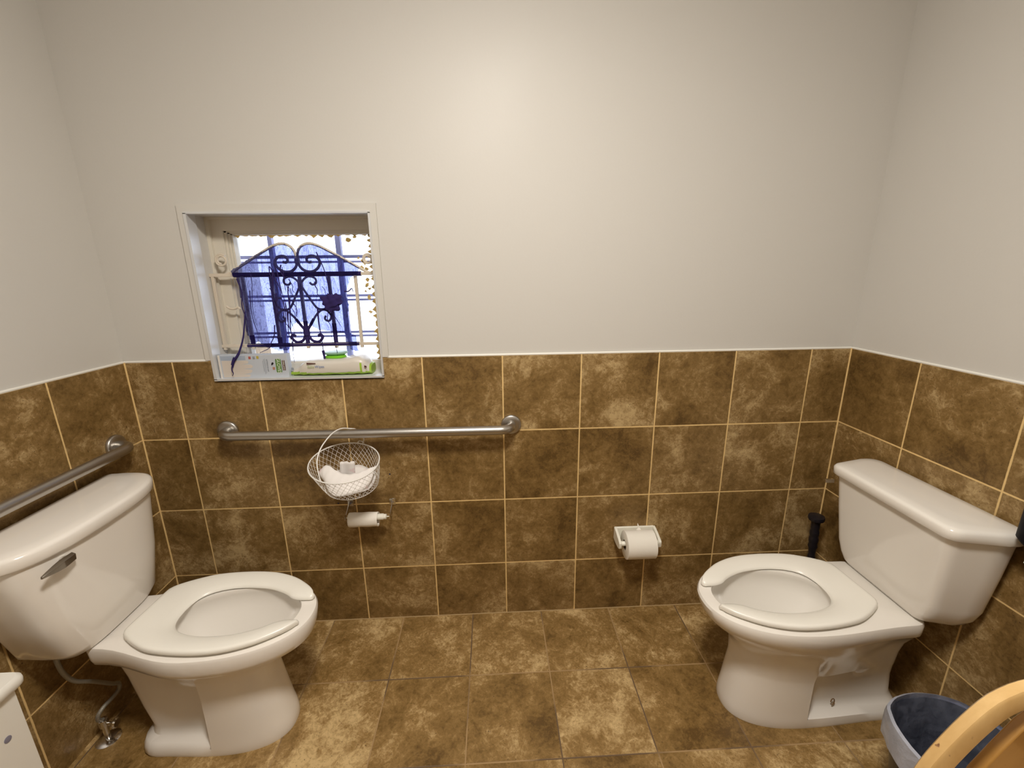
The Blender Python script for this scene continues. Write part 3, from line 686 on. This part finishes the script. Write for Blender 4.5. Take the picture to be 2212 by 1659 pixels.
# ------------------------------------------------------------------ toilets
def outline_half(xf, w, xm, n, wr, xb, wb, rc=.02, NN=22):
    out = []
    for k in range(NN+1):
        t = pi/2*k/NN
        out.append((xm+(xf-xm)*cos(t)**(2/n), w*sin(t)**(2/n)))
    out.append((xm-.006, wr))
    for k in range(1, 9):
        t = k/8; s = t*t*(3-2*t)
        out.append((xm-.006+(xb+rc-xm+.006)*t, wr+(wb-wr)*s))
    for k in range(1, 6):
        a = pi/2*k/5; out.append((xb+rc-rc*sin(a), wb-rc+rc*cos(a)))
    out.append((xb, (wb-rc)*.5)); out.append((xb, 0.0))
    return out
def full(h):
    return h + [(x, -y) for x, y in h[-2:0:-1]]
def toilet(side, yc, label, cfg):
    if side == 'L': M = lambda X, Y, Z: Vector((XL+X, yc+Y, Z))
    else: M = lambda X, Y, Z: Vector((XR-X, yc+Y, Z))
    parts = {}
    root = empty('toilet', M(.35, 0, 0), label, 'toilet', 'white two piece toilets')
    PM = cfg['porc']
    # --- bowl, one continuous surface
    bm = bmesh.new(); rings = []
    for z, xf, w, xm, n, wr, xb, wb, rc in cfg['body']:
        rings.append([M(x, y, z) for x, y in full(outline_half(xf, w, xm, n, wr, xb, wb, rc))])
    half_n = len(outline_half(1, 1, .5, 2, 1, .1, 1))
    def ell(x0, x1, w, z):
        cx, a = (x0+x1)/2, (x1-x0)/2; h = []
        for k in range(half_n):
            t = pi*k/(half_n-1); h.append((cx+a*cos(t), w*sin(t)**.92 if 0 < k < half_n-1 else 0))
        return [M(x, y, z) for x, y in full(h)]
    for z, x0, x1, w in cfg['cavity']: rings.append(ell(x0, x1, w, z))
    loft(bm, rings, True, True)
    bowl = obj('bowl', bm, PM, root, angle=38); parts['bowl'] = bowl
    wz = cfg['water']
    bm = bmesh.new(); loft(bm, [ell(wz[1], wz[2], wz[3], wz[0]-.004), ell(wz[1], wz[2], wz[3], wz[0])]); obj('water', bm, M_WATER, bowl)
    # bolt mark / cap on the foot
    bx = cfg['cap']
    if cfg['stain']:
        bm = bmesh.new(); tube(bm, [M(bx[0]+.009*cos(t*.62)*.7, bx[1]-.001, bx[2]+.013*sin(t*.62)) for t in range(9)], .0017, 6)
        obj('rust_mark', bm, mat('rust', (.20, .12, .05), .8), bowl)
    # --- seat
    so = [(0, 0), (.0, .080), (.006, .096), (.024, .112), (.075, .140), (.135, .161), (.235, .171), (.325, .166), (.405, .141), (.465, .104), (.494, .078), (.504, .062)]
    si = [(.118, 0), (.121, .030), (.133, .060), (.162, .084), (.21, .099), (.27, .103), (.335, .097), (.385, .081), (.415, .066), (.435, .052), (.465, .044), (.500, .044)]
    NS = 46
    def curve(c): 
        P = [Vector((x, y, 0)) for x, y in c]
        return resample(crom(P, 10), NS)
    O_, I_ = curve(so), curve(si); O_.append(Vector((.509, .058, 0))); I_.append(Vector((.507, .048, 0))); NSS = NS+1
    prof = [(.06, .0), (0.0, .004), (0.0, .009), (.02, .0135), (.07, .0165), (.16, .0175), (.45, .0165), (.75, .0125), (.92, .0085), (.985, .004), (1, 0.0), (.5, 0)]
    ca, sa = cos(cfg['srot']), sin(cfg['srot'])
    sx, sz = cfg['seat']
    rings = []
    seq = [(i, -1) for i in range(NSS-1, 0, -1)]+[(i, 1) for i in range(NSS)]
    for i, sg in seq:
        o_, n_i = O_[i], I_[i]; r = []
        for fr, h in prof:
            p = o_.lerp(n_i, fr); k = 1.0
            if i > NSS-4: k = (.40, .85, .97)[NSS-1-i]
            x, y = p.x-.5, p.y*sg
            x, y = x*ca+y*sa, -x*sa+y*ca
            r.append(M(sx+.5+x, y, sz+h*k))
        rings.append(r)
    bm = bmesh.new(); loft(bm, rings, True, True); st_ = obj('seat', bm, M_SEAT, root, angle=60); parts['seat'] = st_
    # bumpers + hinge block under the rear of the seat
    for s in (1, -1):
        bm = bmesh.new(); x_ = sx+.018
        lathe(bm, [(.014, -.012), (.015, 0), (.013, .004)], M(x_, s*.07, sz), (0, 0, 1), 20); obj('hinge', bm, M_SEAT, st_)
    # --- tank
    bm = bmesh.new(); rings = []
    for z, xf, w, xm, n, xb in cfg['tank']:
        rings.append([M(x, y, z) for x, y in full(cfg['plan'](xf, w, xm, n, xb))])
    loft(bm, rings); parts['tank'] = obj('tank', bm, cfg['porct'], root, angle=50)
    bm = bmesh.new(); rings = []
    for z, xf, w, xm, n, xb in cfg['lid']:
        rings.append([M(x, y, z) for x, y in full(cfg['plan'](xf, w, xm, n, xb))])
    loft(bm, rings); obj('tank_lid', bm, cfg['porct'], root, angle=50)
    return root, M, parts

def plan_round(xf, w, xm, n, xb): return outline_half(xf, w, xm, n, w, xb, w-.004, .015)
def plan_chamfer(xf, w, wf, r, xb):
    # flat front to half width wf, rounded corner, side running back and outwards to w, rounded back corner
    out = [(xf, wf*k/6*.82) for k in range(6)]
    A = Vector((xf, wf-r)); C = Vector((xf, wf)); E_ = Vector((.075, w)); d = (E_-C).normalized(); B = C+d*r
    for k in range(9):
        t = k/8; p = A*(1-t)**2+C*2*t*(1-t)+B*t*t; out.append((p.x, p.y))
    for k in range(1, 6): p = B.lerp(E_, k/5); out.append((p.x, p.y))
    rb = .034; cx, cy = xb+rb, w-rb
    out[-1] = (max(.075, cx+.002), w)
    for k in range(7):
        a = pi/2+pi/2*k/6; out.append((cx+rb*cos(a), cy+rb*sin(a)))
    out.append((xb, cy*.5)); out.append((xb, 0.0)); return out
bodyL = [ # z, xf, w, xm, n, wr, xb, wb, rc
 (.000, .652, .108, .435, 2.4, .108, .195, .100, .06), (.010, .654, .110, .435, 2.4, .110, .190, .102, .06), (.030, .652, .109, .435, 2.4, .107, .192, .098, .06), (.044, .650, .1085, .435, 2.4, .097, .198, .090, .055),
 (.054, .648, .108, .435, 2.4, .078, .212, .072, .05), (.075, .643, .107, .435, 2.4, .060, .212, .062, .045), (.15, .630, .105, .435, 2.4, .056, .195, .060, .04),
 (.22, .620, .104, .435, 2.35, .062, .185, .062, .04), (.28, .622, .108, .435, 2.3, .084, .183, .066, .035), (.320, .642, .119, .44, 2.25, .114, .180, .070, .03), (.350, .676, .134, .45, 2.2, .133, .176, .076, .03),
 (.362, .700, .143, .455, 2.2, .1428, .165, .084, .03), (.366, .742, .160, .46, 2.2, .1598, .140, .092, .02), (.372, .752, .166, .46, 2.2, .1658, .142, .100, .02), (.39, .758, .171, .46, 2.2, .1708, .142, .106, .02), (.428, .764, .174, .46, 2.2, .1738, .142, .109, .02), (.436, .760, .170, .46, 2.2, .1698, .144, .106, .02), (.438, .752, .163, .46, 2.2, .1628, .148, .100, .02)]
cavL = [(.438, .330, .716, .120), (.434, .330, .714, .118), (.420, .326, .718, .120), (.400, .322, .718, .120), (.37, .335, .704, .112), (.33, .365, .670, .092), (.29, .395, .630, .072), (.25, .42, .59, .055), (.20, .45, .56, .042)]
cfgL = dict(plan=plan_round, porc=M_PORC, porct=M_PORC, body=bodyL, cavity=cavL, water=(.275, .408, .612, .064), cap=(.30, -.105, .05), stain=False, srot=radians(2.8), seat=(.232, .4435),
 tank=[(.4385, .160, .124, .10, 3.2, .03), (.444, .182, .148, .10, 3.8, .022), (.466, .191, .166, .10, 3.8, .018), (.60, .199, .202, .10, 3.6, .018), (.782, .206, .236, .09, 3.4, .018)],
 lid=[(.7825, .204, .232, .09, 3.2, .018), (.785, .219, .252, .08, 2.9, .014), (.790, .222, .255, .08, 2.9, .012), (.815, .224, .257, .08, 2.9, .012), (.8215, .220, .253, .08, 2.9, .014), (.825, .212, .245, .08, 2.9, .02), (.8262, .18, .21, .08, 2.9, .04)])
tl, ML, PL_ = toilet('L', -.435, 'white toilet against the left wall with a metal flush lever on the tank front', cfgL)
# flush lever
fl = bmesh.new(); rows = []
for t, hw, yy in ((0, .0115, .014), (.40, .0125, .018), (.43, .0120, .018), (.62, .0100, .017), (.85, .0065, .012), (1.0, .004, .009)):
    y = -.120 - .086*t; z = .7575 - .003*t*t
    rows.append([ML(.206+.004, y, z-hw), ML(.206+yy, y, z-hw*.9), ML(.206+yy+.002, y, z+hw*.6), ML(.206+.006, y, z+hw)])
loft(fl, rows); obj('flush_lever', fl, mat('satin_nickel', (.30, .27, .23), .28, 1.0), PL_['tank'], bevel=.0012)
fl = bmesh.new(); lathe(fl, [(.011, 0), (.011, .012)], ML(.199, -.135, .756), (1, 0, 0), 20); obj('lever_boss', fl, M_CHROME, PL_['tank'])

bodyR = [
 (.000, .638, .112, .405, 2.4, .112, .055, .100, .05), (.010, .640, .114, .405, 2.4, .114, .050, .102, .05), (.034, .638, .113, .405, 2.4, .109, .052, .098, .05),
 (.050, .636, .112, .405, 2.4, .082, .062, .082, .045), (.075, .632, .111, .405, 2.4, .072, .070, .070, .045), (.15, .622, .110, .405, 2.4, .070, .078, .066, .04),
 (.186, .618, .110, .405, 2.35, .072, .078, .068, .04), (.196, .618, .111, .405, 2.35, .098, .078, .070, .04), (.25, .622, .118, .40, 2.3, .113, .080, .074, .035), (.30, .642, .132, .40, 2.25, .1315, .082, .085, .03), (.345, .690, .153, .42, 2.2, .1528, .085, .110, .03),
 (.375, .724, .166, .44, 2.2, .164, .105, .135, .04), (.392, .736, .172, .45, 2.2, .172, .108, .149, .04), (.41, .743, .175, .46, 2.2, .175, .110, .152, .04), (.428, .747, .175, .46, 2.2, .175, .110, .152, .04), (.436, .743, .171, .46, 2.2, .171, .112, .149, .04), (.438, .735, .164, .46, 2.2, .164, .116, .143, .04)]
cavR = [(z, a-.008, b-.010, c) for z, a, b, c in cavL]
cfgR = dict(plan=plan_chamfer, porc=M_PORC2, porct=M_PORC2, body=bodyR, cavity=cavR, water=(.275, .398, .602, .064), cap=(.305, -.085, .075), stain=True, srot=radians(2.8), seat=(.212, .4435),
 tank=[(.4385, .128, .140, .118, .02, .03), (.443, .146, .158, .136, .02, .018), (.455, .153, .173, .150, .022, .014), (.480, .157, .190, .166, .024, .012), (.52, .162, .203, .178, .024, .012), (.65, .178, .218, .190, .026, .012), (.764, .191, .229, .199, .028, .012)],
 lid=[(.7655, .190, .232, .198, .028, .014), (.768, .202, .241, .208, .030, .012), (.772, .206, .2435, .211, .032, .012), (.794, .207, .2440, .212, .032, .012), (.801, .203, .240, .208, .032, .014), (.8045, .195, .233, .200, .030, .020), (.806, .165, .21, .175, .028, .045)])
tr_, MR, PR_ = toilet('R', -.452, 'white toilet against the right wall beside the lined bin', cfgR)
fl = bmesh.new(); rows = []
for t in (0, .4, .8, 1.0):
    rows.append([MR(.168+.034*t, .226+y, .722+z) for y, z in ((-.002, -.007+.002*t), (.012, -.006+.002*t), (.014, .004), (0, .008))])
loft(fl, rows); obj('flush_lever', fl, M_CHROME, PR_['tank'], bevel=.001)
t_bm = text_bm('TOTO', .011, Matrix.Translation(MR(.080, -.1715, .487)) @ Matrix.Rotation(radians(103), 4, 'X'), .0006)
obj('lettering', t_bm, mat('grey_mark', (.24, .21, .19), .6), PR_['tank'], smooth=False)

# ------------------------------------------------------------------ supply hose and shut-off valve for the left toilet
hz = empty('shutoff_valve', (-.117, -.468, 0), 'chrome floor valve with a braided hose up to the left toilet tank', 'valve')
bm = bmesh.new(); lathe(bm, [(.034, 0), (.034, .002), (.026, .007), (.012, .011)], (-.117, -.468, 0), (0, 0, 1), 32); obj('escutcheon', bm, M_CHROME, hz)
bm = bmesh.new(); lathe(bm, [(.008, 0), (.008, .05), (.0125, .052), (.0125, .078), (.009, .08)], (-.117, -.468, .005), (0, 0, 1), 20); obj('valve_body', bm, M_CHROME, hz)
bm = bmesh.new(); lathe(bm, [(.005, 0), (.005, .018), (.014, .020), (.016, .026), (.012, .030)], (-.105, -.468, .066), (1, 0, 0), 20); obj('valve_handle', bm, M_CHROME, hz)
bm = bmesh.new(); tube(bm, crom([Vector(p) for p in [(-.117, -.468, .082), (-.112, -.484, .100), (-.106, -.486, .122), (-.10, -.470, .136), (-.10, -.440, .134), (-.10, -.410, .138), (-.10, -.405, .158), (-.10, -.425, .180), (-.10, -.476, .248), (-.10, -.520, .300), (-.10, -.541, .350), (-.10, -.548, .400), (-.10, -.545, .44)]], 8), .0062, 10)
obj('braided_hose', bm, M_HOSE, hz)

# ------------------------------------------------------------------ plunger behind the right toilet
pg = empty('plunger', (2.536, -.085, 0), 'black plunger with a ribbed handle standing in the corner behind the right toilet', 'plunger')
bm = bmesh.new(); pr_ = [(.011, .06)]
z = .08
while z < .31: pr_ += [(.0125, z), (.0150, z+.012), (.0150, z+.038), (.0125, z+.05)]; z += .06
pr_ += [(.015, .335), (.0185, .347), (.0155, .360), (.0180, .370), (.0178, .385), (.0155, .394), (.0178, .404), (.0172, .418), (.0150, .426), (.0168, .436), (.0162, .452), (.0175, .464), (.0285, .471), (.0305, .479), (.0285, .487), (.016, .490)]
PB = Vector((2.536, -.085, 0)); PA = Vector((-.024, 0, .490)).normalized()
lathe(bm, pr_, PB, PA, 28)
obj('handle', bm, M_BLACK, pg)
bm = bmesh.new(); lathe(bm, [(.054, 0), (.058, .004), (.056, .03), (.046, .05), (.024, .062), (.018, .075), (.013, .08)], PB, (0, 0, 1), 36); obj('rubber_cup', bm, M_RUBBER, pg)

# ------------------------------------------------------------------ bin with liner
TC = Vector((2.372, -.866)); 
def bring(rx, ry, z, n=56, p=2.6, wob=0, ph=0):
    out = []
    for k in range(n):
        a = 2*pi*k/n; c, s = cos(a), sin(a); wv = 1+wob*sin(9*a+ph)+wob*.6*sin(17*a+1.3*ph)
        out.append(Vector((TC.x+rx*wv*math.copysign(abs(c)**(2/p), c), TC.y+ry*wv*math.copysign(abs(s)**(2/p), s), z)))
    return out
tb = bmesh.new(); loft(tb, [bring(.105, .130, 0), bring(.144, .166, .285), bring(.142, .164, .285), bring(.104, .128, .01)])
bn = obj('waste_bin', tb, M_BLACK); tag(bn, 'black waste bin on the floor beside the right toilet', 'bin')
tb = bmesh.new(); loft(tb, [bring(.150, .170, .215, wob=.016), bring(.151, .173, .245, wob=.010, ph=1), bring(.151, .174, .275, wob=.008, ph=1), bring(.149, .172, .294, wob=.006), bring(.143, .166, .299, wob=.006), bring(.135, .157, .282, wob=.010, ph=2), bring(.127, .148, .22, wob=.012, ph=3), bring(.115, .134, .12, wob=.016, ph=4), bring(.098, .118, .03, wob=.02, ph=5)], False, True)
tb.faces.ensure_lookup_table()
for k_, fc in enumerate(tb.faces): fc.material_index = 1 if k_ < 56*4 else 0
bl = obj('bin_liner', tb, [M_LINER, M_FOLD]); tag(bl, 'translucent bluish plastic liner folded over the rim of the black bin', 'bin liner')
bm = None

# ------------------------------------------------------------------ wooden chair at the lower right, back towards the camera
ch = empty('wooden_chair', (2.10, -1.25, 0), 'worn yellow wooden chair with a curved back, in front of the bin', 'chair')
CYH = -1.10
hoop = [(1.875, .42), (1.882, .52), (1.898, .637), (1.935, .721), (1.979, .787), (2.013, .813), (2.047, .825), (2.09, .830)]
full_h = [Vector((x, 0, z)) for x, z in hoop] + [Vector((2*2.12-x, 0, z)) for x, z in hoop[::-1][0:]]
full_h = resample(crom(full_h, 6), 60)
def board(path, w, t, y, taper=None):
    bm = bmesh.new(); rings = []
    for i, p in enumerate(path):
        a = path[max(0, i-1)]; b = path[min(len(path)-1, i+1)]; tan = (b-a).normalized(); nin = Vector((tan.z, 0, -tan.x))  # inward
        o0, o1 = p, p+nin*w
        rings.append([Vector((o0.x, y+t*.15, o0.z)), Vector((o0.x, y+t*.85, o0.z)), Vector((o0.x, y+t, o0.z))+nin*.004, Vector((o1.x, y+t, o1.z))-nin*.003, Vector((o1.x, y, o1.z))-nin*.001, Vector((o0.x, y, o0.z))+nin*.004])
    loft(bm, rings); return bm
obj('curved_back', board(full_h, .036, .022, CYH-.011), M_WOOD, ch)
bm = bmesh.new(); spl = [(1.972, .44), (1.978, .56), (1.996, .638), (2.022, .690), (2.050, .742), (2.078, .772), (2.11, .780)]
poly = spl + [(2*2.12-x, z) for x, z in spl[::-1]]
prism(bm, poly, CYH-.009, CYH+.009); obj('back_splat', bm, M_WOOD2, ch, bevel=.003)
bm = bmesh.new()
lp = [(1.850, -1.085), (2.350, -1.085), (2.330, -1.47), (1.870, -1.47)]
loft(bm, [[Vector((x, y, z)) for x, y in lp] for z in (.415, .445)]); obj('seat', bm, M_WOOD, ch, bevel=.006)
for x, y in ((1.872, -1.11), (2.328, -1.11), (1.90, -1.44), (2.30, -1.44)):
    bm = bmesh.new(); tube(bm, [(x+(.02 if x > 2.1 else -.02), y, 0), (x, y, .20), (x, y, .42)], .018, 14, radii=[.013, .019, .016]); obj('leg', bm, M_WOOD, ch)

# ------------------------------------------------------------------ small white table, lower left
tw = empty('side_table', (-.03, -.97, 0), 'white painted small table by the left wall in front of the left toilet', 'table')
bm = bmesh.new()
rings = []
def rr2(x0, x1, y0, y1, r, z):
    out = []
    for cx, cy_, a in ((x1-r, y1-r, 0), (x0+r, y1-r, 90), (x0+r, y0+r, 180), (x1-r, y0+r, 270)):
        for k in range(7): out.append(Vector((cx+r*cos(radians(a+15*k)), cy_+r*sin(radians(a+15*k)), z)))
    return out
for z, i in ((.576, .006), (.582, .001), (.592, 0), (.600, .001), (.606, .006)): rings.append(rr2(XL+.012+i, .089-i, -1.18+i, -.765-i, .018, z))
loft(bm, rings); obj('table_top', bm, M_WHITEWOOD, tw)
for x0_, x1_ in ((.058, .074), (XL+.02, XL+.036)):
    for y0_, y1_ in ((-.878, -.785), (-1.16, -1.067)):
        lg = obj('leg', newbox(x0_, x1_, y0_, y1_, 0, .576), M_WHITEWOOD, tw, bevel=.002)
        if x0_ > 0 and y0_ > -1:
            bm = bmesh.new(); lathe(bm, [(.0075, 0), (.0075, .0012), (.004, .0016)], (.0738, -.826, .478), (1, 0, 0), 18); c_ = obj('screw_cap', bm, M_CAP, lg)
obj('apron', newbox(XL+.036, .058, -.80, -.787, .50, .574), M_WHITEWOOD, tw)
obj('lower_shelf', newbox(XL+.036, .058, -1.16, -.787, .20, .216), M_WHITEWOOD, tw)

# ------------------------------------------------------------------ black dispenser on the right wall, paper peeking out
dp = empty('paper_dispenser', (XR, -.86, .80), 'black wall dispenser at the right edge above the tank end', 'dispenser')
bm = bmesh.new(); rings = []
for z, i in ((.790, .022), (.800, .008), (.815, 0), (1.10, 0), (1.13, .012), (1.14, .03)):
    r = []
    for cx, cy_, a in ((XR-.002, -.700-i, 0), (2.50+.03+i, -.700-i-.0, 90), (2.50+.03+i, -1.0+i, 180), (XR-.002, -1.0+i, 270)):
        if cx > 2.58: r.append(Vector((XR-.001, cy_, z)))
        else:
            for k in range(6):
                a_ = radians(a+18*k); r.append(Vector((cx+.03*cos(a_), cy_+(-.03 if a == 90 else .03)+.03*sin(a_), z)))
    rings.append(r)
loft(bm, rings); obj('housing', bm, mat('matt_black_plastic', (.006, .005, .009), .55, spec=.12), dp)
bm = bmesh.new(); v = [bm.verts.new(p) for p in ((2.55, -.712, .735), (2.55, -.80, .715), (2.55, -.90, .73), (2.55, -.90, .80), (2.55, -.72, .80))]; bm.faces.new(v)
o = obj('paper_towel', bm, mat('towel_paper', (.80, .84, .74), .9), dp, smooth=False, recalc=False); sm = o.modifiers.new('s', 'SOLIDIFY'); sm.thickness = .002

# ------------------------------------------------------------------ ceiling lamp (above the frame)
cl_ = empty('ceiling_light', LAMP_POS, 'round flush ceiling light with a white diffuser above the camera', 'ceiling light')
bm = bmesh.new(); lathe(bm, [(.180, .0), (.181, -.012), (.203, -.012), (.205, .0), (.205, .029)], (LAMP_POS[0], LAMP_POS[1], ZC-.03), (0, 0, 1), 48); obj('base_plate', bm, M_STEEL, cl_)
bm = bmesh.new(); lathe(bm, [(.01, -.056), (.08, -.052), (.13, -.041), (.163, -.023), (.178, 0)], (LAMP_POS[0], LAMP_POS[1], ZC-.03), (0, 0, 1), 48); obj('diffuser', bm, M_EMIT, cl_)
